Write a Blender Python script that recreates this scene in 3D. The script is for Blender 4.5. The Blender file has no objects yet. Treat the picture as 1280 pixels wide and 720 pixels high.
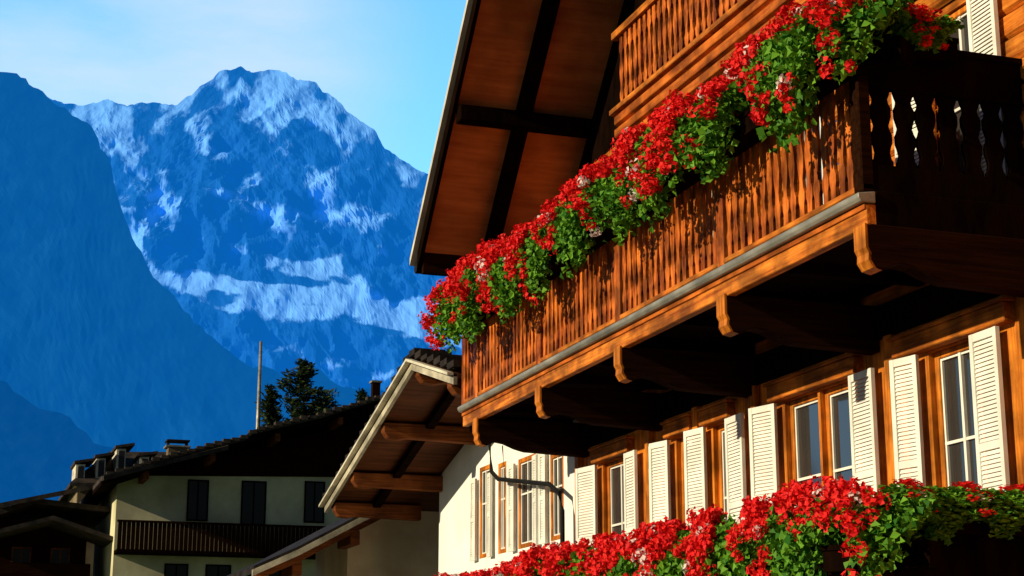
import bpy, math, random
import numpy as np
from mathutils import Vector, noise, Matrix
random.seed(7)
C=bpy.context.scene.collection
# ------------------------------------------------------------ materials
def newmat(name):
    m=bpy.data.materials.new(name); m.use_nodes=True
    nt=m.node_tree; b=nt.nodes['Principled BSDF']
    return m,nt,b
def surf(name,c1,c2,scale=(4,4,4),rough=.7,bump=.2,detail=6,spec=.25,dirt=None,metal=0,lo=.35,hi=.65):
    m,nt,b=newmat(name); N=nt.nodes; L=nt.links
    tc=N.new('ShaderNodeTexCoord'); mp=N.new('ShaderNodeMapping'); mp.inputs['Scale'].default_value=scale
    L.new(tc.outputs['Object'],mp.inputs['Vector'])
    n=N.new('ShaderNodeTexNoise'); n.inputs['Scale'].default_value=1; n.inputs['Detail'].default_value=detail; n.inputs['Roughness'].default_value=.65
    L.new(mp.outputs[0],n.inputs['Vector'])
    r=N.new('ShaderNodeValToRGB'); r.color_ramp.elements[0].position=lo; r.color_ramp.elements[1].position=hi
    r.color_ramp.elements[0].color=(*c1,1); r.color_ramp.elements[1].color=(*c2,1)
    L.new(n.outputs['Fac'],r.inputs['Fac'])
    col=r.outputs['Color']
    if dirt:
        n2=N.new('ShaderNodeTexNoise'); n2.inputs['Scale'].default_value=dirt[0]; n2.inputs['Detail'].default_value=5
        L.new(tc.outputs['Object'],n2.inputs['Vector'])
        r2=N.new('ShaderNodeValToRGB'); r2.color_ramp.elements[0].position=.4; r2.color_ramp.elements[1].position=.62
        r2.color_ramp.elements[0].color=(dirt[1],dirt[1],dirt[1],1); r2.color_ramp.elements[1].color=(1,1,1,1)
        L.new(n2.outputs['Fac'],r2.inputs['Fac'])
        mx=N.new('ShaderNodeMix'); mx.data_type='RGBA'; mx.blend_type='MULTIPLY'; mx.inputs[0].default_value=1
        L.new(col,mx.inputs[6]); L.new(r2.outputs['Color'],mx.inputs[7]); col=mx.outputs[2]
    L.new(col,b.inputs['Base Color'])
    b.inputs['Roughness'].default_value=rough; b.inputs['Specular IOR Level'].default_value=spec; b.inputs['Metallic'].default_value=metal
    if bump:
        bp=N.new('ShaderNodeBump'); bp.inputs['Strength'].default_value=bump; bp.inputs['Distance'].default_value=.02
        L.new(n.outputs['Fac'],bp.inputs['Height']); L.new(bp.outputs[0],b.inputs['Normal'])
    return m
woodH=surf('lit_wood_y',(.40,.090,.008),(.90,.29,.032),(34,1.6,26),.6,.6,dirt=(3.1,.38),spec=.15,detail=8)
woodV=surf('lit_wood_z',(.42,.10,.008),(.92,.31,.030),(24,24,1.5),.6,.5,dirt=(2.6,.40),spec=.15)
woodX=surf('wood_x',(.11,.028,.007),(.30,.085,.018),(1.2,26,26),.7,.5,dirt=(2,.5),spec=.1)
woodR=surf('red_brown_boards',(.28,.055,.008),(.76,.20,.025),(20,1.0,9),.65,.5,dirt=(2.6,.4),spec=.1)
woodBal=surf('baluster_wood',(.20,.030,.007),(.94,.24,.032),(9,9,2.0),.6,.4,dirt=(3.6,.30),spec=.12)
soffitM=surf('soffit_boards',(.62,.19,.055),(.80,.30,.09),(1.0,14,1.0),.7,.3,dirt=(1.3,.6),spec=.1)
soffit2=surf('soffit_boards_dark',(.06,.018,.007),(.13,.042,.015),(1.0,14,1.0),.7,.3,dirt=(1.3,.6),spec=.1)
darkW=surf('dark_wood',(.003,.0014,.001),(.010,.004,.002),(6,6,2),.95,.4,spec=.01)  # dark timber; on the balcony ends the near-black colour holds their shade
darkB=surf('shade_dark_boards',(.004,.002,.0015),(.010,.005,.003),(4,18,4),.95,.4,spec=.01)  # boards under the balcony, darkened in colour for the shade there
darkX=surf('dark_shade_wood_x',(.009,.003,.0015),(.026,.009,.0035),(1.2,26,26),.9,.5,spec=.01)  # dark timber; on consoles and corner post the shade is in the colour
plaster=surf('white_plaster',(.82,.82,.79),(.90,.90,.87),(2.5,2.5,2.5),.9,.25,dirt=(.9,.92))
plasterB=surf('beige_plaster',(.80,.60,.36),(.88,.72,.47),(2.5,2.5,2.5),.9,.25,dirt=(1.1,.8))
plasterG=surf('pale_plaster',(.66,.61,.38),(.80,.75,.50),(1,1,1),.9,.1,dirt=(.35,.65))
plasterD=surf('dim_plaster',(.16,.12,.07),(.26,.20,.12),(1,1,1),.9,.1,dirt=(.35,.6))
white=surf('white_paint',(.82,.81,.74),(.89,.88,.82),(5,5,5),.55,.1,dirt=(3,.84))
metal=surf('zinc_metal',(.24,.24,.21),(.42,.40,.34),(8,2,8),.45,.2,metal=.3,dirt=(2.5,.6))
trimD=surf('weathered_trim',(.42,.38,.28),(.66,.60,.46),(6,2,6),.6,.2,dirt=(2,.5))
brightm=surf('light_trim',(.66,.60,.46),(.82,.78,.62),(6,2,6),.6,.2,dirt=(2,.65))
blackm=surf('dark_pipe',(.006,.006,.006),(.014,.013,.012),(5,5,5),.6,.1,spec=.1)
tiles=surf('roof_tiles',(.010,.009,.009),(.035,.028,.025),(3,3,3),.9,.8,spec=.08)
tilesL=surf('worn_roof_tiles',(.02,.018,.018),(.07,.055,.045),(2,2,2),.9,.8,spec=.08)
glass,nt,b=newmat('window_glass'); b.inputs['Base Color'].default_value=(.03,.03,.03,1); b.inputs['Roughness'].default_value=.06; b.inputs['Specular IOR Level'].default_value=.7
curt=surf('curtain_cloth',(.60,.38,.15),(.88,.70,.40),(2,24,1.5),.9,.3)
asph=surf('asphalt',(.04,.04,.04),(.065,.062,.06),(6,6,6),.9,.3)
def leafmat(name,c1,c2,tr):
    m,nt,b=newmat(name);N=nt.nodes;L=nt.links
    g=N.new('ShaderNodeNewGeometry'); r=N.new('ShaderNodeValToRGB')
    r.color_ramp.elements[0].color=(*c1,1); r.color_ramp.elements[1].color=(*c2,1)
    L.new(g.outputs['Random Per Island'],r.inputs['Fac']); L.new(r.outputs[0],b.inputs['Base Color'])
    b.inputs['Roughness'].default_value=.6; b.inputs['Specular IOR Level'].default_value=.2
    t=N.new('ShaderNodeBsdfTranslucent'); L.new(r.outputs[0],t.inputs['Color'])
    mx=N.new('ShaderNodeMixShader'); mx.inputs[0].default_value=tr
    L.new(b.outputs[0],mx.inputs[1]); L.new(t.outputs[0],mx.inputs[2])
    L.new(mx.outputs[0],N['Material Output'].inputs['Surface']); return m
leafM=leafmat('geranium_leaf',(.022,.13,.008),(.19,.44,.03),.28)
petalM=leafmat('red_petal',(.60,.002,.008),(.98,.03,.022),.2)
pinkM=leafmat('white_petal',(.85,.62,.60),(.9,.86,.84),.25)
needleM=leafmat('tree_needles',(.005,.018,.007),(.05,.075,.018),.15)
# ------------------------------------------------------------ mesh builder
class MB:
    def __init__(s): s.v=[];s.f=[]
    def add(s,vs,fs):
        o=len(s.v); s.v+= [tuple(q) for q in vs]; s.f+=[tuple(i+o for i in f) for f in fs]; return s
    def box(s,x0,x1,y0,y1,z0,z1):
        return s.add([(x,y,z) for z in(z0,z1) for y in(y0,y1) for x in(x0,x1)],[(0,2,3,1),(4,5,7,6),(0,1,5,4),(2,6,7,3),(0,4,6,2),(1,3,7,5)])
    def prism(s,poly,vec):
        n=len(poly);P=[Vector(p) for p in poly];V=Vector(vec)
        return s.add([*P,*[p+V for p in P]],[tuple(range(n)),tuple(range(2*n-1,n-1,-1))]+[(i,i+n,(i+1)%n+n,(i+1)%n) for i in range(n)])
    def tube(s,pts,r,n=10):
        P=[Vector(p) for p in pts];rings=[]
        for i,p in enumerate(P):
            d=(P[min(i+1,len(P)-1)]-P[max(i-1,0)]).normalized()
            a=Vector((1,0,0)) if abs(d.z)>.97 else d.cross(Vector((0,0,1))).normalized()
            c=d.cross(a).normalized(); rr=r[i] if isinstance(r,(list,tuple)) else r
            rings.append([p+(a*math.cos(t)+c*math.sin(t))*rr for t in [2*math.pi*k/n for k in range(n)]])
        vs=[q for R in rings for q in R];fs=[]
        for i in range(len(P)-1):
            for k in range(n): fs.append((i*n+k,i*n+(k+1)%n,(i+1)*n+(k+1)%n,(i+1)*n+k))
        fs+= [tuple(range(n-1,-1,-1)),tuple((len(P)-1)*n+k for k in range(n))]
        return s.add(vs,fs)
def thing(name,loc,label,cat,group=None):
    o=bpy.data.objects.new(name,None); o.location=loc; C.objects.link(o); o['label']=label;o['category']=cat; o.empty_display_size=.3
    if group:o['group']=group
    return o
def origin(o):
    v=Vector((0,0,0))
    while o: v+=Vector(o.location); o=o.parent
    return v
import bmesh
def part(name,mb,mat,parent,bevel=0,smooth=False):
    O=origin(parent) if parent else Vector((0,0,0))
    me=bpy.data.meshes.new(name); me.from_pydata([(a-O.x,b_-O.y,c-O.z) for a,b_,c in mb.v],[],mb.f); me.materials.append(mat)
    if smooth: me.polygons.foreach_set('use_smooth',[True]*len(me.polygons))
    bm=bmesh.new();bm.from_mesh(me);bmesh.ops.recalc_face_normals(bm,faces=bm.faces);bm.to_mesh(me);bm.free()
    o=bpy.data.objects.new(name,me); C.objects.link(o)
    if parent:o.parent=parent
    if bevel:
        md=o.modifiers.new('b','BEVEL');md.width=bevel;md.segments=1;md.limit_method='ANGLE'
    return o
def wallcells(mb,x0,x1,ys,ye,zs,ze,ops):
    Y=sorted({ys,ye,*[o[0] for o in ops],*[o[1] for o in ops]});Z=sorted({zs,ze,*[o[2] for o in ops],*[o[3] for o in ops]})
    for i in range(len(Y)-1):
        for j in range(len(Z)-1):
            cy=(Y[i]+Y[i+1])/2;cz=(Z[j]+Z[j+1])/2
            if any(o[0]<cy<o[1] and o[2]<cz<o[3] for o in ops):continue
            mb.box(x0,x1,Y[i],Y[i+1],Z[j],Z[j+1])
# ------------------------------------------------------------ main chalet
XW=7.4
chalet=thing('chalet',(11,12.5,-1.7),'large brown timber chalet with carved balconies, steep roof and white shutters','house')
Zu=3.25
wins=[(10.70,11.36),(12.5,13.12),(13.16,13.78),(14.9,15.32),(15.82,16.22),(17.5,18.3)]
zl,zh=.95,2.66
ops=[(a,b_,zl,zh) for a,b_ in wins]
opsU=[(10.42,11.05,3.5,5.35),(12.6,13.4,3.5,5.3),(14.6,15.4,3.5,5.3),(17,17.8,3.9,5.3)]
mb=MB(); wallcells(mb,XW,XW+.3,5.9,19.1,-1.7,3.2,ops)
part('wall',mb,woodV,chalet)
mb=MB(); wallcells(mb,XW+.02,XW+.3,5.9,19.1,3.2,6.4,opsU)
z=3.42
while z<6.35:
    spans=[(5.9,19.1)]
    for a,b_,c,d in opsU:
        if c-.2<z<d+.02:
            ns=[]
            for s,e in spans:
                if s<a and e>b_: ns+=[(s,a),(b_,e)]
                else: ns.append((s,e))
            spans=ns
    for s,e in spans:
        mb.prism([(XW-.0,s,z),(XW-.035,s,z+.03),(XW-.035,s,z+.17),(XW,s,z+.195)],(0,e-s,0))
    z+=.2
part('timber_siding',mb,woodH,chalet)
mb=MB(); mb.prism([(XW,5.9,6.4),(XW,19.1,6.4),(XW,12.5,13.4)],(.3,0,0))
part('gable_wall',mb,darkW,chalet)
for q in((5.9,6.2),(18.8,19.1)):
    mb=MB(); mb.box(XW+.3,18,q[0],q[1],-1.7,6.4); part('side_wall',mb,plaster,chalet)
mb=MB(); mb.box(17.7,18,6.2,18.8,-1.7,6.4); part('rear_wall',mb,plaster,chalet)
mb=MB(); mb.box(XW+.3,17.7,6.2,18.8,3.1,3.3); part('storey_floor',mb,darkW,chalet)
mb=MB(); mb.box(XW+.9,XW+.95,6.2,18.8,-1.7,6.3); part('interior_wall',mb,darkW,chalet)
def window(parent,x,y0,y1,z0,z1,bars=(1,1),fm=woodV,w=.055,sash=True):
    mb=MB(); a=x+.05;b_=x+.13
    mb.box(a,b_,y0,y0+w,z0,z1);mb.box(a,b_,y1-w,y1,z0,z1);mb.box(a,b_,y0+w,y1-w,z0,z0+w);mb.box(a,b_,y0+w,y1-w,z1-w,z1)
    fr=part('window',mb,fm,parent,.006)
    m2=MB(); 
    for i in range(1,bars[0]+1):
        yy=y0+(y1-y0)*i/(bars[0]+1); m2.box(a+.012,b_-.012,yy-.016,yy+.016,z0+w,z1-w)
    for j in range(1,bars[1]+1):
        zz=z0+(z1-z0)*j/(bars[1]+1)+.12; m2.box(a+.018,b_-.018,y0+w,y1-w,zz-.012,zz+.012)
    g=.02; y_0,y_1,z_0,z_1=y0+w,y1-w,z0+w,z1-w
    m2.box(a+.02,b_-.01,y_0,y_0+g,z_0,z_1);m2.box(a+.02,b_-.01,y_1-g,y_1,z_0,z_1);m2.box(a+.02,b_-.01,y_0+g,y_1-g,z_0,z_0+g);m2.box(a+.02,b_-.01,y_0+g,y_1-g,z_1-g,z_1)
    part('sash',m2,white,fr)
    m3=MB(); m3.box(a+.04,a+.046,y0+.02,y1-.02,z0+.02,z1-.02); part('glass',m3,glass,fr)
    for s0,s1 in((y0+.06,y0+.06+(y1-y0)*.25),(y1-.06-(y1-y0)*.3,y1-.06)):
        m4=MB(); n=6
        vs=[];fs=[]
        for k in range(n+1):
            yy=s0+(s1-s0)*k/n; xx=x+.17+(.02 if k%2 else 0)
            vs+=[(xx,yy,z0+.03),(xx,yy,z1-.03)]
        for k in range(n): fs.append((2*k,2*k+1,2*k+3,2*k+2))
        m4.add(vs,fs); part('curtain',m4,curt,fr)
    return fr
def shutter(parent,x,y,ang,wd,z0,z1,dirn,mat=white):
    ca_,sa_=math.cos(math.radians(ang)),math.sin(math.radians(ang))
    def T(l,t,z):
        return (x-.03-l*sa_-t*ca_, y+dirn*(l*ca_-t*sa_), z)
    mb=MB()
    def bx(l0,l1,t0,t1,za,zb,tilt=0):
        vs=[]
        for zz,k in((za,0),(zb,1)):
            for t in(t0,t1):
                for l in(l0,l1):
                    vs.append(T(l,t+(tilt if k==0 else -tilt),zz))
        mb.add(vs,[(0,2,3,1),(4,5,7,6),(0,1,5,4),(2,6,7,3),(0,4,6,2),(1,3,7,5)])
    s=.045
    bx(0,s,0,.035,z0,z1);bx(wd-s,wd,0,.035,z0,z1)
    for zz in(z0,(z0+z1)/2-.03,z1-.06): bx(s,wd-s,.003,.032,zz,zz+.06)
    for (za,zb) in((z0+.065,(z0+z1)/2-.035),((z0+z1)/2+.035,z1-.065)):
        n=int((zb-za)/.032)
        for i in range(n):
            q=za+(zb-za)*i/n; bx(s,wd-s,.016,.021,q,q+.031,.007)
    return part('shutter',mb,mat,parent)
for i,(a,b_) in enumerate(wins):
    window(chalet,XW,a,b_,zl,zh,(1,1) if b_-a>.65 else (0,1))
S=[(10.66,2,.36,-1),(11.41,12,.30,1),(12.46,2,.40,-1),(13.83,14,.36,1),(14.86,3,.40,-1),(15.36,9,.36,1),(16.26,12,.34,1),(17.45,2,.34,-1),(18.34,10,.44,1)]
for y,an,wd,d in S: shutter(chalet,XW-.03,y,an,wd,zl-.02,zh+random.uniform(-.015,.01),d)
lint=[(10.2,11.75),(12.35,13.95),(14.8,15.45),(15.7,16.35),(17.35,18.45)]
for a,b_ in lint:
    mb=MB(); mb.box(XW-.10,XW+.02,a,b_,zh+.012,zh+.16); part('lintel',mb,woodH,chalet,.008)
    mb=MB(); mb.box(XW-.12,XW+.02,a-.03,b_+.03,zh+.162,zh+.19); part('lintel_cap',mb,woodH,chalet,.006)
    mb=MB(); mb.box(XW-.08,XW+.05,a+.4,b_-.2,zl-.09,zl-.01); part('window_sill',mb,woodH,chalet,.008)
for y in(11.86,14.33,15.62,16.85,19.0):
    mb=MB(); mb.box(XW-.07,XW,y-.06,y+.06,0.2,2.90); part('post',mb,woodV,chalet,.008)
mb=MB(); mb.box(XW-.05,XW,6,19.08,2.905,3.18); part('painted_shade_band',mb,darkB,chalet)  # dark strip standing in for the balcony's shade on the wall
for a,b_,c,d in opsU: window(chalet,XW,a,b_,c,d,(1,1))
shutter(chalet,XW-.04,10.385,2,.36,3.5,5.35,-1); shutter(chalet,XW-.04,11.08,6,.38,3.5,5.35,1)
def console_poly(y,zt,x0=5.98,x1=XW):
    return [(x0,y,zt),(x0,y,zt-.17),(x0+.02,y,zt-.21),(x0+.015,y,zt-.26),(x0+.05,y,zt-.315),(x0+.12,y,zt-.33),(x0+.19,y,zt-.29),(x0+.26,y,zt-.27),(x0+.36,y,zt-.285),(x0+.5,y,zt-.34),(x0+.62,y,zt-.37),(x1,y,zt-.40),(x1,y,zt)]
BY=[9.93,12.15,14.38,16.60,18.80]
PT=[(0,.034),(.10,.034),(.14,.046),(.2,.048),(.25,.028),(.32,.024),(.42,.040),(.5,.048),(.58,.040),(.68,.024),(.75,.028),(.8,.048),(.86,.046),(.9,.034),(1,.034)]
PC=[(0,.080),(.10,.080),(.13,.066),(.2,.056),(.27,.066),(.32,.079),(.42,.080),(.46,.066),(.52,.054),(.58,.066),(.64,.079),(.74,.080),(.79,.062),(.84,.056),(.9,.072),(.94,.080),(1,.080)]
def balusters_y(mb,x,y0,y1,z0,z1,pitch=.118,t=.03,prof=PT):
    n=int((y1-y0)/pitch); p=(y1-y0)/n; h=z1-z0
    for i in range(n):
        c=y0+p*(i+.5)+random.uniform(-.006,.006); xo=random.uniform(-.004,.004)
        vs=[];fs=[]
        for q,w in prof:
            for xx in(x+xo,x+t+xo):
                for sgn in(-1,1): vs.append((xx,c+sgn*w,z0+h*q))
        for k in range(len(prof)-1):
            a=k*4;b_=a+4
            fs+=[(a,a+1,b_+1,b_),(a+2,b_+2,b_+3,a+3),(a,b_,b_+2,a+2),(a+1,a+3,b_+3,b_+1)]
        mb.add(vs,fs)
def balusters_x(mb,y,x0,x1,z0,z1,pitch=.125,t=.03,prof=PT):
    m=MB(); balusters_y(m,0,x0,x1,z0,z1,pitch,t,prof)
    mb.add([(c,y+a,z) for a,c,z in m.v],m.f)
def balcony(zf,solid=False):
    mb=MB(); mb.box(6.04,XW,9.9,19.3,zf-.06,zf)
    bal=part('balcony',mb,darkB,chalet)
    for k in range(9): 
        yy=10.4+k*1.0
        mb=MB(); mb.box(6.1,XW,yy-.04,yy+.04,zf-.16,zf-.062); part('joist',mb,darkB,bal)
    for i,y in enumerate(BY):
        mb=MB(); mb.prism([(p[0],p[1]-.08,p[2]) for p in console_poly(y,zf-.18)],(0,.16,0))
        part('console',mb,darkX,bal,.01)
        mb=MB(); mb.prism([(p[0]-.012,p[1]-.078,p[2]) for p in console_poly(y,zf-.18)[:6]]+[(6.04,y-.078,zf-.50),(6.04,y-.078,zf-.19)],(0,.156,0)); part('console_lit_nose',mb,woodV,bal,.004)  # brighter wood on the tip paints in the sun on the front
    mb=MB(); mb.box(5.99,6.07,9.86,19.34,zf-.20,zf-.035); part('fascia',mb,woodH,bal,.006)
    mb=MB(); mb.box(5.975,5.99,9.86,19.34,zf-.075,zf-.035); part('fascia_moulding',mb,woodR,bal,.003)
    mb=MB(); mb.prism([(5.94,9.84,zf-.03),(5.92,9.84,zf+.0),(5.92,9.84,zf+.035),(6.06,9.84,zf+.055),(6.06,9.84,zf-.03)],(0,9.5,0)); part('edge_trim',mb,metal,bal,.006)
    for a,b_ in((9.86,9.93),(19.27,19.34)):
        mb=MB(); mb.box(6.075,XW,a,b_,zf-.26,zf+.07); part('side_beam',mb,darkW,bal,.006)
    for i in range(4):
        a=BY[i]+.07;b_=BY[i+1]-.07
        mb=MB(); balusters_y(mb,6.0,a,b_,zf+.12,zf+1.02); part('balustrade',mb,woodBal,bal)
    mb=MB(); balusters_y(mb,6.0,18.87,19.27,zf+.12,zf+1.02);part('balustrade',mb,woodBal,bal)
    for y in BY+[19.3]:
        mb=MB(); mb.box(5.975,6.075,y-.06,y+.06,zf+.06,zf+1.1); part('post',mb,woodBal if y>10 else darkX,bal,.01)  # near corner post gets the darkened wood as painted shade
    mb=MB(); mb.box(5.98,6.07,9.87,19.36,zf+.075,zf+.12); part('bottom_rail',mb,woodH,bal,.006)
    mb=MB(); mb.box(5.96,6.10,9.84,19.40,zf+1.02,zf+1.09); part('handrail',mb,woodH,bal,.008)
    for yy in(9.89,19.28):
        mb=MB()
        if solid: mb.box(6.08,XW,yy-.01,yy+.02,zf+.24,zf+.87)
        else: balusters_x(mb,yy,6.08,7.38,zf+.24,zf+.87,.165,prof=PC)
        part('balustrade',mb,darkW,bal)
        mb=MB(); mb.box(6.08,XW,yy-.015,yy+.05,zf+.07,zf+.27); part('bottom_panel',mb,darkW,bal)
        mb=MB(); mb.box(6.08,XW,yy-.02,yy+.05,zf+.85,zf+1.16); part('top_panel',mb,darkW,bal)
        mb=MB(); mb.box(6.04,XW,yy-.05,yy+.08,zf+1.162,zf+1.21); part('handrail',mb,darkW,bal,.006)
    return bal
balcony(3.38); balcony(3.38-Zu,True)
mb=MB(); mb.box(6.85,XW,9.9,16.3,5.85,5.93)
ub=part('balcony',mb,darkB,chalet)
mb=MB()
for k in range(3):
    z0=5.80+k*.15; mb.prism([(6.85,9.9,z0),(6.775,9.9,z0+.03),(6.775,9.9,z0+.12),(6.85,9.9,z0+.149)],(0,6.4,0))
part('fascia',mb,woodR,ub,.005)
mb=MB(); mb.box(6.74,6.86,9.86,16.36,6.25,6.31); part('fascia_cap',mb,woodH,ub,.005)
mb=MB(); balusters_y(mb,6.82,9.95,16.25,6.31,7.15,.13); part('balustrade',mb,woodBal,ub)
mb=MB(); mb.box(6.78,6.88,9.9,16.36,7.15,7.23); part('handrail',mb,woodH,ub)
for yy in(16.2,13.6,11.2):
    mb=MB(); mb.prism([(6.8,yy,5.79),(6.8,yy,5.6),(7.0,yy,5.45),(XW-.04,yy,5.35),(XW-.04,yy,5.79)],(0,.14,0)); part('console',mb,woodX,ub,.01)
mb=MB(); mb.box(6.86,XW,16.3,16.35,5.8,7.2); part('side_panel',mb,darkW,ub)
# roof
sl=1.083
def zr(y): return 5.33+(20.1-y)*sl if y>=12.5 else 5.33+(y-4.9)*sl
xv=5.6
def slopeprism(mb,x0,x1,t0,t1,ys=20.1):
    yr=12.5; zt=zr(12.5); y2=25-ys
    mb.prism([(x0,ys,zr(ys)+t0),(x0,yr,zt+t0),(x0,y2,zr(y2)+t0),(x0,y2,zr(y2)+t1),(x0,yr,zt+t1),(x0,ys,zr(ys)+t1)],(x1-x0,0,0))
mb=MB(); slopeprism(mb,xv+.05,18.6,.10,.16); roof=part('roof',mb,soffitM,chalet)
mb=MB(); slopeprism(mb,xv,xv+.05,-.02,.20); part('bargeboard',mb,darkW,roof)
mb=MB(); slopeprism(mb,xv+.05,18.7,.163,.32,20.2); part('roof_tiles',mb,tiles,roof)
mb=MB(); slopeprism(mb,xv-.06,xv+.045,.215,.31,20.25); part('verge_trim',mb,brightm,roof)
mb=MB(); slopeprism(mb,6.42,6.60,-.09,.097,19.95); part('rafter',mb,darkW,roof)
for yy in(18.55,17.1,15.5,12.5):
    mb=MB(); zz=zr(yy); mb.box(xv+.06,XW+.02,yy-.10,yy+.10,zz-.22,zz-.02 if yy!=12.5 else zz-.1); part('purlin',mb,darkW,roof,.01)
mb=MB(); mb.box(xv+.06,18.5,20.02,20.09,5.24,5.62); part('eave_board',mb,darkX,roof)
mb=MB(); mb.tube([(xv+.0,20.18,5.34),(18.6,20.18,5.34)],.07); part('gutter',mb,blackm,roof)
mb=MB(); mb.tube([(7.2,22.0,3.45),(7.2,21.9,3.0),(7.2,21.6,2.86),(7.2,19.6,2.56),(7.22,19.3,2.42),(7.24,19.25,2.2),(7.24,19.25,-1.7)],.03); part('downpipe',mb,blackm,chalet)
# ------------------------------------------------------------ flower boxes
PATH=[(.14,.02),(.10,.17),(-.03,.27),(-.20,.22),(-.31,.06),(-.34,-.14),(-.31,-.34),(-.24,-.54)]
def pathpt(t):
    k=t*(len(PATH)-1);i=min(int(k),len(PATH)-2);q=k-i
    return PATH[i][0]*(1-q)+PATH[i+1][0]*q,PATH[i][1]*(1-q)+PATH[i+1][1]*q
def geranium(seed,L=1.12,nl=2300,nh=190,drop=1.0,redtop=.72,rb=(1.25,1.55)):
    rnd=random.Random(seed)
    lm=MB();rm=MB();wm=MB()
    cen=rnd.uniform(-.15,.15)
    def quad(m,c,n,s,asp=1.0,fold=.25):
        n=Vector(n).normalized();a=n.orthogonal().normalized();a.rotate(Matrix.Rotation(rnd.uniform(0,6.28),3,n));b_=n.cross(a)
        c=Vector(c)
        m.add([c-a*s*.5,c-b_*s*.45*asp+n*fold*s,c+a*s*.5,c+b_*s*.45*asp+n*fold*s],[(0,1,2),(0,2,3)])
    def nz(y,t): return noise.noise(Vector((y*2.6+seed*7.3,t*2.6,seed*3.1)))
    def prof(y): 
        e=abs(math.cos(max(-.5,min(.5,(y-cen)/L))*math.pi))
        return .28+.76*(e**.9)*drop+.3*nz(y*2,0)
    for i in range(nl):
        y=rnd.uniform(-L/2,L/2); t=rnd.uniform(0,max(.12,min(1,prof(y))))
        px,pz=pathpt(t); bulge=.80+.38*abs(math.cos((y-cen)/L*math.pi))
        r=(rnd.uniform(.45,1.12)+.4*nz(y,t))*bulge
        c=(px*r+rnd.gauss(0,.02),y+rnd.gauss(0,.03),pz*(.6+.4*r)+rnd.gauss(0,.03)+.03)
        quad(lm,c,(px*1.2+rnd.gauss(0,.5),rnd.gauss(0,.6),pz+.4+rnd.gauss(0,.5)),rnd.uniform(.04,.09))
    for i in range(nh):
        ok=False
        for _ in range(14):
            y=rnd.uniform(-L/2,L/2); t=rnd.betavariate(*rb)
            v=redtop+2.6*nz(y*1.3+5,t*1.5+2)-max(0,(t-.6))*.8
            v-=1.3*math.exp(-((y-cen+.14)/.20)**2-((t-.62)/.24)**2)
            if rnd.random()<v: ok=True;break
        if not ok: continue
        if t>prof(y)+.05: t*=.6
        px,pz=pathpt(t); r=1.14+.35*nz(y,t)+rnd.uniform(-.08,.22)
        c=Vector((px*r-.03,y,pz*(.55+.5*r)+.05+rnd.uniform(0,.08)))
        m=rm if rnd.random()>.045 else wm
        R=rnd.uniform(.034,.072)
        for k in range(20):
            d=Vector((rnd.gauss(0,1),rnd.gauss(0,1),rnd.gauss(0,1)+.3)).normalized()
            quad(m,c+d*R*rnd.uniform(.6,1.2),d+Vector((rnd.gauss(0,.4),rnd.gauss(0,.4),rnd.gauss(0,.4))),rnd.uniform(.028,.055),1.1,.15)
    return lm,rm,wm
def raw(name,mb,mat):
    me=bpy.data.meshes.new(name);me.from_pydata([tuple(v) for v in mb.v],[],mb.f);me.materials.append(mat);return me
def variant(*a,**k):
    l,r,w_=geranium(*a,**k); return (raw('geranium_foliage',l,leafM),raw('red_blossoms',r,petalM),raw('white_blossoms',w_,pinkM) if w_.v else None)
VAR=[variant(s+1) for s in range(9)]
NEAR=variant(31,nh=110,redtop=.5)
CORN=variant(14,L=.8,nl=2300,nh=40,drop=.8,redtop=.40)
SIDE=variant(23,L=.8,nl=2200,nh=16,drop=.9,redtop=.4)
mb=MB(); mb.box(-.10,.09,-.5,.5,-.17,.0); mb.box(-.115,.1,-.51,.51,-.03,.005)
boxme=raw('planter',mb,darkW)
def flowerbox(loc,rot,var,label,sc=1,scz=1,scy=1):
    o=bpy.data.objects.new('flower_box',None); o.location=loc;o.rotation_euler=(0,0,rot);C.objects.link(o)
    o['label']=label;o['category']='flower box';o['group']='geranium boxes along the balcony rails'
    for me in (boxme,)+var:
        if me is None: continue
        p=bpy.data.objects.new(me.name.split('.')[0],me);p.parent=o;C.objects.link(p)
        if me is not boxme: p.scale=(sc,scy,scz)
        elif var in(CORN,SIDE): p.scale=(1,.75,1)
    return o
lab='dark wooden planter overflowing with red geraniums on the balcony rail'
labg='planter of leafy green geraniums with few red blossoms'
for lvl in(0,1):
    z=4.45-lvl*(Zu+.26)
    for i in range(9):
        y=10.42+i*1.05-(.12 if i==8 and not lvl else 0)
        v=VAR[(i+lvl*4)%9] if i or lvl else NEAR
        flowerbox((5.87,y,z+random.uniform(-.03,.03)),0 ,v,lab,random.uniform(.85,1.15)*(1 if not lvl else .92),random.uniform(.88,1.18)*(1 if not lvl else .92),.97)
flowerbox((5.97,9.86,4.47),math.pi/5,CORN,labg,1.0,.95)
flowerbox((6.34,9.80,4.60),math.pi/2,CORN,labg,.6,.5,.9)
flowerbox((5.98,9.88,.98),math.pi/5,CORN,labg,.9,.9)
for xx,v,l in((6.4,SIDE,labg),(6.85,SIDE,labg),(7.3,SIDE,labg)):
    flowerbox((xx,9.80,1.22),math.pi/2,v,l,.6,.42)
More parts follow.
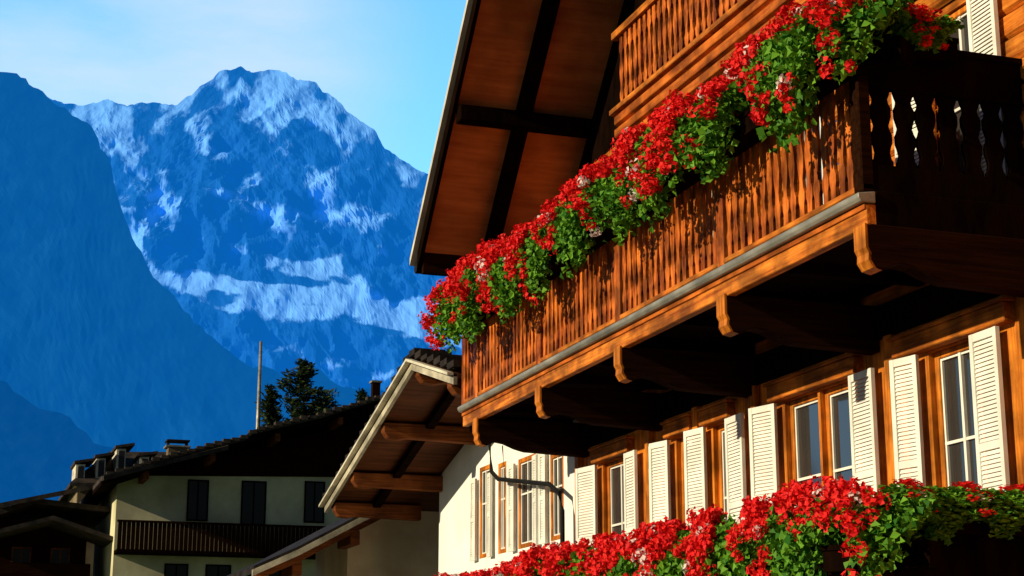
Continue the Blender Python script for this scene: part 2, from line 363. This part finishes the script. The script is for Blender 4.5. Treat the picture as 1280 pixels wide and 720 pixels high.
# ------------------------------------------------------------ second house
h2=thing('house',(11,22.2,-1.7),'white plastered house with wooden roof overhang and timber framed windows','house')
w2=[(19.62,20.1,1.9,3.0),(20.65,21.35,1.9,3.1),(21.85,22.2,1.9,3.15),(22.55,23.05,1.9,3.2),(20.4,21.4,-.6,.8),(22.4,23.4,-.6,.8)]
mb=MB(); wallcells(mb,XW,XW+.3,19.22,25.1,-1.7,3.32,w2)
mb.prism([(XW,19.22,3.32),(XW,25.1,3.32),(XW,21.4,4.25),(XW,19.22,3.68)],(.3,0,0))
part('wall',mb,plaster,h2)
mb=MB(); mb.box(XW+.3,17,24.8,25.1,-1.7,3.3); part('side_wall',mb,plaster,h2)
for q in w2: 
    window(h2,XW-.05,*q,bars=(1,1),fm=woodV,w=.06)
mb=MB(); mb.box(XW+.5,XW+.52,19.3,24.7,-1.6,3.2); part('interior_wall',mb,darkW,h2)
for y,d in((20.62,-1),(21.37,1),(22.52,-1),(23.07,1),(20.13,1)): shutter(h2,XW,y,5,.20,1.88,3.05,d,white)
def z2(y): return 4.33-(y-21.4)*.2745 if y>=21.4 else 4.33-(21.4-y)*.2745
def slab2(mb,x0,x1,t0,t1,ye=26.5,yn=19.45):
    mb.prism([(x0,yn,z2(yn)+t0),(x0,21.4,4.33+t0),(x0,ye,z2(ye)+t0),(x0,ye,z2(ye)+t1),(x0,21.4,4.33+t1),(x0,yn,z2(yn)+t1)],(x1-x0,0,0))
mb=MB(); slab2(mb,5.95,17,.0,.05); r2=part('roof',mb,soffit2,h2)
mb=MB(); slab2(mb,5.90,5.95,-.08,.02); part('bargeboard',mb,trimD,r2)
mb=MB(); slab2(mb,5.82,5.90,.035,.07,26.58); part('verge_trim',mb,brightm,r2)
mb=MB(); slab2(mb,5.90,17,.112,.17,26.6)
yy=19.5
while yy<26.5:
    z_=z2(yy)+.15; mb.box(5.87,6.3,yy-.15,yy+.13,z_-.03,z_+.03+random.uniform(0,.03)); yy+=.3
part('roof_tiles',mb,tiles,r2)
for yy in(19.9,21.4,23.2,25.0,26.2):
    mb=MB(); zz=z2(yy)
    pr=[(5.98,yy-.09,zz-.03),(5.98,yy-.09,zz-.16),(6.05,yy-.09,zz-.25),(6.2,yy-.09,zz-.27),(6.35,yy-.09,zz-.24),(XW,yy-.09,zz-.27),(XW,yy-.09,zz-.03)]
    mb.prism(pr,(0,.18,0)); part('purlin',mb,woodX,r2,.01)
mb=MB(); slab2(mb,6.6,6.72,-.12,-.002,26.3); part('rafter',mb,darkW,r2)
# ------------------------------------------------------------ third house
h3=thing('house',(9.5,29,-1.7),'beige plastered house with low overhanging wooden roof','house')
mb=MB(); mb.prism([(6.65,28,-1.7),(12.5,28,-1.7),(12.5,28,3.0),(9.6,28,4.25),(6.65,28,2.72)],(0,.3,0)); part('wall',mb,plasterB,h3)
mb=MB(); mb.box(6.65,6.95,28.3,30.5,-1.7,2.6); part('side_wall',mb,plasterB,h3)
def z3(x): return 1.886+(x-4.93)*.545
def slab3(mb,y0,y1,t0,t1,xe=4.93):
    mb.prism([(xe,y0,z3(xe)+t0+.06),(5.6,y0,z3(5.6)+t0),(9.6,y0,z3(9.6)+t0),(14.2,y0,z3(9.6)-4.6*.545+t0),(14.2,y0,z3(9.6)-4.6*.545+t1),(9.6,y0,z3(9.6)+t1),(5.6,y0,z3(5.6)+t1),(xe,y0,z3(xe)+t1+.06)],(0,y1-y0,0))
mb=MB(); slab3(mb,27.05,31,-.12,-.06); r3=part('roof',mb,soffit2,h3)
mb=MB(); slab3(mb,27.0,27.05,-.16,-.02); part('bargeboard',mb,woodX,r3)
mb=MB(); slab3(mb,26.95,31,.003,.10,4.88); part('roof_tiles',mb,tiles,r3)
mb=MB(); slab3(mb,26.90,26.95,-.05,.05,4.85); part('verge_trim',mb,trimD,r3)
for xx in(5.6,6.55,8.0):
    mb=MB(); mb.box(xx-.08,xx+.08,27.06,28.0,z3(xx)-.36,z3(xx)-.13); part('purlin',mb,woodX,r3,.01)
def win_y(parent,x0,x1,y,z0,z1,fm=darkW):
    mb=MB(); w=.07
    mb.box(x0,x0+w,y-.06,y+.02,z0,z1);mb.box(x1-w,x1,y-.06,y+.02,z0,z1);mb.box(x0+w,x1-w,y-.06,y+.02,z0,z0+w);mb.box(x0+w,x1-w,y-.06,y+.02,z1-w,z1)
    m=(x0+x1)/2; mb.box(m-.03,m+.03,y-.05,y+.02,z0+w,z1-w)
    fr=part('window',mb,fm,parent)
    mb=MB(); mb.box(x0+.05,x1-.05,y-.02,y-.005,z0+.05,z1-.05); part('glass',mb,dglass,fr)
    return fr
dglass,nt,b=newmat('dark_glass'); b.inputs['Base Color'].default_value=(.02,.02,.022,1); b.inputs['Roughness'].default_value=.3; b.inputs['Specular IOR Level'].default_value=.2
win_y(h3,7.0,7.7,28.0,.2,1.2)
# ------------------------------------------------------------ cream house further away
h4=thing('house',(13.4,84,0),'cream plastered alpine house with dark balcony and wide dark roof','house')
mb=MB(); mb.prism([(7.95,80,0),(19.6,80,0),(19.6,80,10.4),(7.95,80,10.0)],(0,10,0)); part('wall',mb,plasterG,h4)
mb=MB(); mb.prism([(7.95,79.9,10.003),(19.6,79.9,10.403),(19.6,79.9,12.7),(18.5,79.9,12.8),(13,79.9,11.2),(7.95,79.9,10.1)],(0,10,0)); part('gable_wall',mb,darkX,h4)
RX=[(7.0,9.5),(10.0,10.6),(13.4,11.6),(13.7,11.9),(17,12.85),(20.3,14.05),(27,11.6)]
def slab4(mb,y0,y1,t0,t1):
    mb.prism([(x,y0,z+t0) for x,z in RX]+[(x,y0,z+t1) for x,z in reversed(RX)],(0,y1-y0,0))
def z4(x):
    for (a,c),(b_,d) in zip(RX,RX[1:]):
        if a<=x<=b_: return c+(d-c)*(x-a)/(b_-a)
    return RX[-1][1]
mb=MB(); slab4(mb,77.6,91,-.25,-.05); r4=part('roof',mb,darkW,h4)
mb=MB(); slab4(mb,77.5,91.1,-.047,.16)
x=7.2
while x<20.2:
    mb.box(x,x+.34,77.45,77.9,z4(x)+.1,z4(x)+.22+random.uniform(0,.10)); x+=.4
part('roof_tiles',mb,tilesL,r4)
mb=MB(); mb.prism([(7.0,76.6,9.35),(12.6,77.2,11.05),(12.6,77.5,11.1),(7.0,77.5,9.4)],(0,0,.2)); part('porch_roof',mb,tilesL,r4)
for xx in(9,12,15,18):
    mb=MB(); zz=z4(xx); mb.box(xx-.12,xx+.12,77.8,79.9,zz-.6,zz-.26); part('purlin',mb,woodX,r4)
for x0,x1,z0,z1 in((13.75,14.95,7.9,10.0),(11.2,12.2,8.0,9.95),(16.8,17.8,8.1,10.1),(10.3,11.4,4.6,6.0),(12.2,13.4,4.6,6.0),(15.2,16.3,4.4,5.9)):
    win_y(h4,x0,x1,80,z0,z1)
mb=MB(); mb.box(7.95,18.6,78.6,80,6.35,6.5)
b4=part('balcony',mb,darkW,h4)
mb=MB()
x=7.95
while x<18.6: mb.box(x,x+.18,78.6,78.64,6.5,7.72); x+=.2
part('balustrade',mb,darkX,b4)
mb=MB(); mb.box(7.9,18.65,78.55,78.68,7.722,7.82); part('handrail',mb,darkX,b4)
mb=MB(); mb.box(21.1,21.5,84,84.4,13.0,15.9); part('chimney',mb,darkX,h4)
mb=MB(); mb.box(21.02,21.58,83.92,84.48,15.902,16.0); part('chimney_cap',mb,metal,h4)
# ------------------------------------------------------------ house with dormers behind
h5=thing('house',(11,99,2),'dark roofed house with small lit dormers and a chimney','house')
mb=MB(); mb.box(7.4,15.5,96,103,2,11.6); part('wall',mb,plasterD,h5)
mb=MB(); mb.prism([(6.9,95,11.2),(9.3,99.5,13.6),(18.5,99.5,14.0),(18.5,95,11.2)],(0,.0,.2)); mb.prism([(6.9,104,11.2),(9.3,99.5,13.6),(18.5,99.5,14.0),(18.5,104,11.2)],(0,0,.2)); mb.prism([(6.9,95,11.2),(6.9,104,11.2),(9.3,99.5,13.6)],(0,0,.2))
r5=part('roof',mb,tilesL,h5)
for x0,x1,y,z0,z1 in((7.2,7.7,95.6,11.3,12.5),(8.3,8.8,95.7,11.7,12.9),(9.4,9.9,95.9,12.0,13.5),(10.7,11.2,95.9,11.9,13.1)):
    mb=MB(); mb.box(x0,x1,y,y+2.5,z0,z1); d=part('dormer',mb,brightm,r5)
    mb=MB(); mb.prism([(x0-.1,y-.2,z1),(x1+.45,y-.2,z1+.2),(x1+.45,y-.2,z1+.35),(x0-.1,y-.2,z1+.15)],(0,2.9,0)); part('dormer_roof',mb,tilesL,r5)
    mb=MB(); mb.box(x0+.12,x1-.06,y-.03,y-.005,z0+.15,z1-.12); part('dormer_window',mb,dglass,r5)
mb=MB(); mb.box(12.4,13.5,97,98,12.5,13.9); ch=part('chimney',mb,plasterD,h5)
mb=MB(); mb.box(12.25,13.65,96.9,98.1,13.902,14.0); part('chimney_cap',mb,metal,h5)
mb=MB(); mb.box(12.3,13.6,96.95,98.05,14.25,14.33); part('chimney_cap',mb,tiles,h5)
for xx in(12.35,13.4): 
    mb=MB(); mb.box(xx,xx+.15,97.4,97.6,14.0,14.25); part('cap_support',mb,tiles,h5)
# left low houses
h6=thing('house',(5,86,0),'dark timber house with a broad roof and balcony','house')
mb=MB(); mb.box(2.6,7.0,84,92,0,8.2); part('wall',mb,darkX,h6)
mb=MB(); mb.box(7.0,7.05,84.1,91.9,3,8.0); part('timber_cladding',mb,darkX,h6)
mb=MB(); mb.prism([(2.2,82.5,8.0),(4.4,82.5,8.85),(8.4,82.5,8.5),(8.4,82.5,8.75),(4.4,82.5,9.1),(2.2,82.5,8.25)],(0,10,0)); roof6=part('roof',mb,tilesL,h6)
mb=MB(); mb.prism([(2.8,81.8,8.5),(7.9,81.8,9.75),(8.2,88,10.4),(3.2,88,9.2)],(0,0,.22)); part('upper_roof',mb,tilesL,roof6)
mb=MB(); mb.prism([(1.8,80.5,6.9),(5.2,80.5,7.9),(8.0,80.5,7.0),(8.0,80.5,7.2),(5.2,80.5,8.1),(1.8,80.5,7.1)],(0,4,0)); part('porch_roof',mb,tilesL,roof6)
for x0,z0 in((3.6,5.8),(5.4,5.8),(5.4,3.6),(3.6,3.6)): win_y(h6,x0,x0+.9,84,z0,z0+1.1,woodX)
mb=MB(); mb.box(2.6,7.2,82.9,84,5.0,5.15)
b6=part('balcony',mb,darkX,h6)
mb=MB(); mb.box(2.6,7.2,82.9,82.96,5.15,6.1); part('balustrade',mb,darkX,b6)
h7=thing('house',(2.5,120,0),'small sunlit house with pale walls and brown roof','house')
mb=MB(); mb.prism([(3.0,118,0),(5.6,118,0),(5.6,118,11.6),(4.3,118,12.2),(3.0,118,11.6)],(0,8,0)); part('wall',mb,plasterB,h7)
mb=MB(); mb.prism([(2.6,117,11.3),(4.3,117,12.2),(6.1,117,11.3),(6.1,117,11.6),(4.3,117,12.5),(2.6,117,11.6)],(0,10,0)); part('roof',mb,tilesL,h7)
for x0 in(3.2,4.5): win_y(h7,x0,x0+.8,118,9.4,10.7)
fp=thing('flag_pole',(16.6,92,2.5),'bare grey metal flag pole standing between the roofs','flag pole')
mb=MB(); mb.tube([(16.6,92,2.5),(16.6,92,14),(16.6,92,19.35)],[.16,.13,.08]); part('pole',mb,metal,fp,smooth=True)
# ------------------------------------------------------------ trees
def tree(x,y,zb,H,R,seed,label,name='pine_tree',pw=.75,low=.22,dens=1.0):
    rnd=random.Random(seed)
    t=thing(name,(x,y,zb),label,'tree','trees behind the village roofs')
    mb=MB(); mb.tube([(x,y,zb),(x+.1,y,zb+H*.5),(x,y,zb+H*.97)],[.3,.18,.03]);
    cr=MB(); nb=95
    for i in range(nb):
        q=(i/nb)**.8; h=zb+H*(low+(1-low)*q); a=rnd.uniform(0,6.28); Lb=(R*(1-q)**pw+.12)*rnd.uniform(.25,1.35)
        d=Vector((math.cos(a),math.sin(a),rnd.uniform(.0,.7)))
        e=Vector((x,y,h))+d*Lb
        mb.tube([(x,y,h),tuple(e)],[.05,.015],5)
        for k in range(int((14+70*Lb/R)*dens)):
            s=rnd.uniform(.2,1.05); c=Vector((x,y,h))+d*Lb*s+Vector((rnd.gauss(0,.12),rnd.gauss(0,.12),rnd.gauss(0,.09)-.1*s))
            u=(d*rnd.uniform(.5,1.2)+Vector((rnd.gauss(0,.6),rnd.gauss(0,.6),rnd.gauss(0,.4)))).normalized();v=u.orthogonal().normalized(); sz=rnd.uniform(.10,.24)
            cr.add([c-u*sz,c+v*sz*.4,c+u*sz,c-v*sz*.4],[(0,1,2,3)])
    part('trunk',mb,darkW,t); part('crown',cr,needleM,t)
tree(18.9,91,2.5,15.7,2.3,1,'ragged dark green conifer rising behind the roofs',pw=.62,low=.55)
tree(17.5,93,2.5,14.5,1.4,2,'small dark conifer beside the broader one',pw=.7,low=.5)
tree(20.4,92,2.5,14.0,1.6,3,'low bushy dark tree beside the broader conifer',pw=.55,low=.5)
tree(23.3,95,2.5,14.9,1.7,4,'dark conifer rising above the roof ridge',pw=.7,low=.5)
# ------------------------------------------------------------ ground
mb=MB()
xs=np.concatenate([np.linspace(-9000,-150,12),np.linspace(-140,140,40),np.linspace(150,9000,12)])
ys=np.concatenate([np.linspace(-400,-20,6),np.linspace(-10,200,50),np.linspace(220,12000,14)])
def gz(x,y):
    t=min(1,max(0,(y-45)/35)); return -1.7+4.2*t*t*(3-2*t)
vs=[(x,y,gz(x,y)) for y in ys for x in xs];W=len(xs)
fs=[(j*W+i,j*W+i+1,(j+1)*W+i+1,(j+1)*W+i) for j in range(len(ys)-1) for i in range(W-1)]
mb.add(vs,fs)
grass=surf('grass',(.03,.06,.015),(.07,.11,.03),(.8,.8,.8),.95,.3)
g=part('ground',mb,grass,None);g['kind']='structure'
mb=MB(); mb.box(-3.5,3.2,-30,45,-1.75,-1.69); g=part('road',mb,asph,None);g['kind']='structure'
pave=surf('paving',(.18,.14,.10),(.27,.22,.16),(3,3,3),.9,.3)
mb=MB(); mb.box(3.2,7.39,-30,27,-1.74,-1.57); g=part('pavement',mb,pave,None);g['kind']='structure'
# ------------------------------------------------------------ mountains
YAW=-math.radians(18.9026)
def fbm(x,y,z,o=5):
    return noise.fractal(Vector((x,y,z)),1.0,2.1,o)
def rmf(x,y,z,o=6):
    return noise.ridged_multi_fractal(Vector((x,y,z)),.9,2.15,o,1.0,2.0)
def inpoly(x,z,P):
    c=False;n=len(P);j=n-1
    for i in range(n):
        if (P[i][1]>z)!=(P[j][1]>z) and x<(P[j][0]-P[i][0])*(z-P[i][1])/(P[j][1]-P[i][1])+P[i][0]: c=not c
        j=i
    return c
def distpoly(x,z,P):
    m=1e9
    for i in range(len(P)):
        ax,az=P[i];bx,bz=P[(i+1)%len(P)];dx,dz=bx-ax,bz-az
        t=max(0,min(1,((x-ax)*dx+(z-az)*dz)/(dx*dx+dz*dz)));m=min(m,math.hypot(x-ax-t*dx,z-az-t*dz))
    return m if inpoly(x,z,P) else -m
def mountain(name,prof,D0,k,amp,fr,ns,nt_,snowf,mat,jag,seed,zb=-60,oc=6,smooth=False,steps=1):
    px=[p[0] for p in prof];pz=[p[1] for p in prof]
    S_=np.linspace(px[0],px[-1],ns); V=[];att=[]
    Zr=np.interp(S_,px,pz)
    for i,s in enumerate(S_): Zr[i]+=jag*(fbm(s*fr*4,seed,3.3,6)+.45*abs(fbm(s*fr*16,seed,1.3,4)))
    for j in range(nt_):
        q=1-(j/(nt_-1))
        for i,s in enumerate(S_):
            z=zb+(Zr[i]-zb)*q
            u=s*fr+.35*z*fr; v=z*fr*.6
            r=rmf(u,v,seed,oc)-1.1
            r2=fbm(s*fr*5,z*fr*4,seed+9,4)
            sn,fl=snowf(s,z,r,r2)
            a=amp*(.15+.85*min(1,(1-q)*3.5))*fl
            st=.5*math.sin(z/55+1.5*fbm(s*.003,z*.003,seed))*fl*18*steps
            d=D0+k*z-(r*.42+r2*.22)*a-st
            V.append((s,d,z)); att.append(sn)
    base=len(V)
    for i,s in enumerate(S_): V.append((s,D0+k*Zr[i]+Zr[i]*.9+200,zb)); att.append(0)
    F=[(j*ns+i,(j+1)*ns+i,(j+1)*ns+i+1,j*ns+i+1) for j in range(nt_-1) for i in range(ns-1)]
    F+=[(i,i+1,base+i+1,base+i) for i in range(ns-1)]
    me=bpy.data.meshes.new(name);me.from_pydata(V,[],F);me.materials.append(mat)
    at=me.attributes.new('snow','FLOAT','POINT');at.data.foreach_set('value',att)
    if smooth: me.polygons.foreach_set('use_smooth',[True]*len(me.polygons))
    o=bpy.data.objects.new(name,me);o.rotation_euler=(0,0,YAW);C.objects.link(o);o['kind']='structure';return o
def mtmat(name,rock1,rock2,snow,haze_glow,hs,sc,bd=25,nst=1.3,bs=.7,soft=(.38,.66)):  # aerial haze is painted in: blue rock and snow colours plus emission
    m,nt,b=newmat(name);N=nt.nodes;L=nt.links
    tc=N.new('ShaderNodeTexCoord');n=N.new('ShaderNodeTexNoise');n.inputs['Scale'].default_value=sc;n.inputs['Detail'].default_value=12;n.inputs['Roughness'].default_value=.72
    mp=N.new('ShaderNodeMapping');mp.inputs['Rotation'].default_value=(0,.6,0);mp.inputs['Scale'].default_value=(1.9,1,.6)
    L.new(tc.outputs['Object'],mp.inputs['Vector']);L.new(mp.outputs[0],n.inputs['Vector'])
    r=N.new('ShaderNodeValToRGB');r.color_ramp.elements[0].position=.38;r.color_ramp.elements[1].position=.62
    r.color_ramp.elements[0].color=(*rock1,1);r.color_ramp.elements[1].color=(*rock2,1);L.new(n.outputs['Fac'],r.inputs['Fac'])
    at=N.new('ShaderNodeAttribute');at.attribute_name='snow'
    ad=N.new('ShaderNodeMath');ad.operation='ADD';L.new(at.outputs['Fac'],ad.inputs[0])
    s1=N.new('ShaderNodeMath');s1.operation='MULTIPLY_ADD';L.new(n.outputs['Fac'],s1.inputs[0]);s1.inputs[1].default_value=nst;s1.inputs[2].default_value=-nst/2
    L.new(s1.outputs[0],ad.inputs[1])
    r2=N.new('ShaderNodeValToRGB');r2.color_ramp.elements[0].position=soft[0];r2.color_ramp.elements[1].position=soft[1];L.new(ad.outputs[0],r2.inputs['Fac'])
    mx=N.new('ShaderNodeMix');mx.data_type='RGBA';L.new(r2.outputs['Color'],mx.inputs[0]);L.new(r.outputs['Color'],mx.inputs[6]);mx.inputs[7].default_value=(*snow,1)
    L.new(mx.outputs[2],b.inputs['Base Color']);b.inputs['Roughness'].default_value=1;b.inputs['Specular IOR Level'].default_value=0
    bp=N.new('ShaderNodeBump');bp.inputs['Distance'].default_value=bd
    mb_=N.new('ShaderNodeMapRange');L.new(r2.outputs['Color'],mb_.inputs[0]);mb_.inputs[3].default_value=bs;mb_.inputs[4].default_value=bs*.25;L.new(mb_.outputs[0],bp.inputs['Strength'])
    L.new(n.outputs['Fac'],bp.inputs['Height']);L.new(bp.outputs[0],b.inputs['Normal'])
    b.inputs['Emission Color'].default_value=(*haze_glow,1);b.inputs['Emission Strength'].default_value=hs
    return m
RIDGE=[(-3600,2050),(-2687,2269),(-2287,2445),(-1912,2378),(-1819,2321),(-1731,2286),(-1644,2334),(-1560,2318),(-1481,2321),(-1351,2312),(-1325,2360),(-1290,2385),(-1227,2440),(-1200,2478),(-1118,2505),(-1040,2485),(-953,2490),(-900,2450),(-798,2415),(-770,2370),(-709,2334),(-603,2205),(-535,2142),(-499,2060),(-339,1959),(-122,1861),(177,1635),(756,1527),(1591,1353),(2600,1200)]
SF=[(-1430,1600),(-1340,1540),(-1250,1500),(-1126,1474),(-836,1450),(-819,1569),(-615,1580),(-590,1480),(-520,1400),(-420,1370),(-343,1400),(-150,1330),(60,1250),(60,1120),(-150,1160),(-370,1205),(-640,1262),(-900,1300),(-1100,1340),(-1250,1420),(-1380,1540)]
def snow_main(s,z,r,r2):
    v=0;fl=1
    zt=z+110*fbm(s*.004,z*.004,2)
    if zt>1600:
        st=fbm(s*.0052+z*.0036,z*.0022-s*.0007,7.7,5)
        st2=fbm(s*.011-z*.006,z*.004,3.7,4)
        v=.08+min(1,(zt-1600)/620)*.47+.75*st+.55*st2
        v-=.55*math.exp(-((s+800)/150)**2-((z-2110)/120)**2)
        v-=.45*math.exp(-((s+480)/110)**2-((z-1980)/110)**2)
        v-=.35*math.exp(-((s+1330)/130)**2-((z-2230)/60)**2)
        v+=.22*math.exp(-((s+900)/260)**2-((z-2360)/90)**2)
        v+=.26*math.exp(-((s+1480)/170)**2-((z-2120)/130)**2)
        v=min(v,.78)
    if z<1850:
        d=distpoly(s+85*fbm(s*.006,z*.006,5),z+40*fbm(s*.006,z*.006,8),SF)
        isl=max(0,fbm(s*.0045+z*.004,z*.012,31,6)-.05)
        v=max(v,min(1.0,.48+d/60)-1.5*isl)
        if d>-60: fl=.25+.75*max(0,min(1,(20-d)/80))
        if 1450<z<1850: v=max(v,.24+.7*fbm(s*.0035+z*.004,z*.006,12.2,4)-abs(z-1700)/1500)
        if 900<z<1250: v=max(v,.06+.7*fbm(s*.003,z*.012,15.2,4))
    return max(0,min(1.2,v)),fl
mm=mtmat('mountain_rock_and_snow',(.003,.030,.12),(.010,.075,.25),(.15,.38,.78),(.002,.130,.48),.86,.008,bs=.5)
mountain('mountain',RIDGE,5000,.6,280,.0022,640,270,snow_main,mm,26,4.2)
LEFT=[(-3400,1500),(-1824,1527),(-1425,1497),(-1214,1438),(-1101,1375),(-1015,1298),(-940,1218),(-880,1117),(-834,999),(-775,888),(-694,774),(-614,686),(-509,611),(-324,558),(-116,523),(86,490),(900,440),(1800,420)]
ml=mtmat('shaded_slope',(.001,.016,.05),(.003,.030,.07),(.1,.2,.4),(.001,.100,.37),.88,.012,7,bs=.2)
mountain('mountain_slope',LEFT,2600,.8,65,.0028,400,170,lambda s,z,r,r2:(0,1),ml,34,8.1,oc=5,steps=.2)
LOW=[(-1400,330),(-614,270),(-400,236),(-335,200),(-298,178),(-251,161),(-135,147),(33,134),(500,120),(1200,120)]
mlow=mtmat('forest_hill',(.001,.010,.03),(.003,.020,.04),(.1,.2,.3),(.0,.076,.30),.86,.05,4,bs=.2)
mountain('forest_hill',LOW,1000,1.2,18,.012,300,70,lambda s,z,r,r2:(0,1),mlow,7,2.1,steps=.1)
# ------------------------------------------------------------ light
el=math.radians(20);az=math.radians(-6)
sd=Vector((-math.cos(el)*math.cos(az),math.cos(el)*math.sin(az),math.sin(el)))
sun=bpy.data.lights.new('sun','SUN');sun.energy=5.0;sun.angle=math.radians(.5);sun.color=(1,.85,.57)
so=bpy.data.objects.new('sun',sun);so.rotation_euler=sd.to_track_quat('Z','Y').to_euler();so.location=(-30,0,40);C.objects.link(so)
w=bpy.data.worlds.new('World');bpy.context.scene.world=w;w.use_nodes=True;N=w.node_tree.nodes;L=w.node_tree.links
bg=N['Background'];sky=N.new('ShaderNodeTexSky');sky.sky_type='NISHITA';sky.sun_disc=False;sky.sun_elevation=el;sky.sun_rotation=math.atan2(sd.x,sd.y)
sky.air_density=1.0;sky.dust_density=.4;sky.ozone_density=2.0;sky.altitude=1000
tc=N.new('ShaderNodeTexCoord');n=N.new('ShaderNodeTexNoise');n.inputs['Scale'].default_value=4.0;n.inputs['Detail'].default_value=7;n.inputs['Roughness'].default_value=.55
mp=N.new('ShaderNodeMapping');mp.inputs['Scale'].default_value=(1,1,3.2);L.new(tc.outputs['Generated'],mp.inputs['Vector']);L.new(mp.outputs[0],n.inputs['Vector'])
def dirv(a_deg,e_deg):
    a_=math.radians(a_deg);e=math.radians(e_deg);return (math.sin(a_)*math.cos(e),math.cos(a_)*math.cos(e),math.sin(e))
def dotrange(d,a0,a1):
    dt=N.new('ShaderNodeVectorMath');dt.operation='DOT_PRODUCT';L.new(tc.outputs['Generated'],dt.inputs[0]);dt.inputs[1].default_value=d
    mr=N.new('ShaderNodeMapRange');mr.inputs[1].default_value=math.cos(math.radians(a0));mr.inputs[2].default_value=math.cos(math.radians(a1));mr.interpolation_type='SMOOTHSTEP';L.new(dt.outputs['Value'],mr.inputs[0]);return mr
sky_boost=dotrange(dirv(12,12),55,16)  # sky shaped: brighter toward the view, dimmed elsewhere to hold back fill light
mt=N.new('ShaderNodeMix');mt.data_type='RGBA';L.new(sky_boost.outputs[0],mt.inputs[0]);mt.inputs[6].default_value=(.34,.34,.34,1);mt.inputs[7].default_value=(2.1,3.7,4.5,1)
ms=N.new('ShaderNodeMix');ms.data_type='RGBA';ms.blend_type='MULTIPLY';ms.inputs[0].default_value=1;L.new(sky.outputs['Color'],ms.inputs[6]);L.new(mt.outputs[2],ms.inputs[7])
mr=dotrange(dirv(4,20.5),12,2)
rr=N.new('ShaderNodeValToRGB');rr.color_ramp.elements[0].position=.30;rr.color_ramp.elements[1].position=.70;L.new(n.outputs['Fac'],rr.inputs['Fac'])
mu=N.new('ShaderNodeMath');mu.operation='MULTIPLY';L.new(mr.outputs[0],mu.inputs[0]);L.new(rr.outputs['Color'],mu.inputs[1])
mx=N.new('ShaderNodeMix');mx.data_type='RGBA';L.new(mu.outputs[0],mx.inputs[0]);L.new(ms.outputs[2],mx.inputs[6]);mx.inputs[7].default_value=(6.6,8.2,9.1,1)
L.new(mx.outputs[2],bg.inputs['Color']);bg.inputs['Strength'].default_value=.10
# ------------------------------------------------------------ camera
cam=bpy.data.cameras.new('camera');co=bpy.data.objects.new('camera',cam);C.objects.link(co)
cam.sensor_width=36;cam.lens=2100/1280*36;cam.clip_end=30000;cam.clip_start=.1
co.location=(0,0,0);co.rotation_euler=(math.radians(90+13.6504),0,YAW)
sc=bpy.context.scene;sc.camera=co
sc.view_settings.view_transform='Standard';sc.view_settings.look='None';sc.view_settings.exposure=0
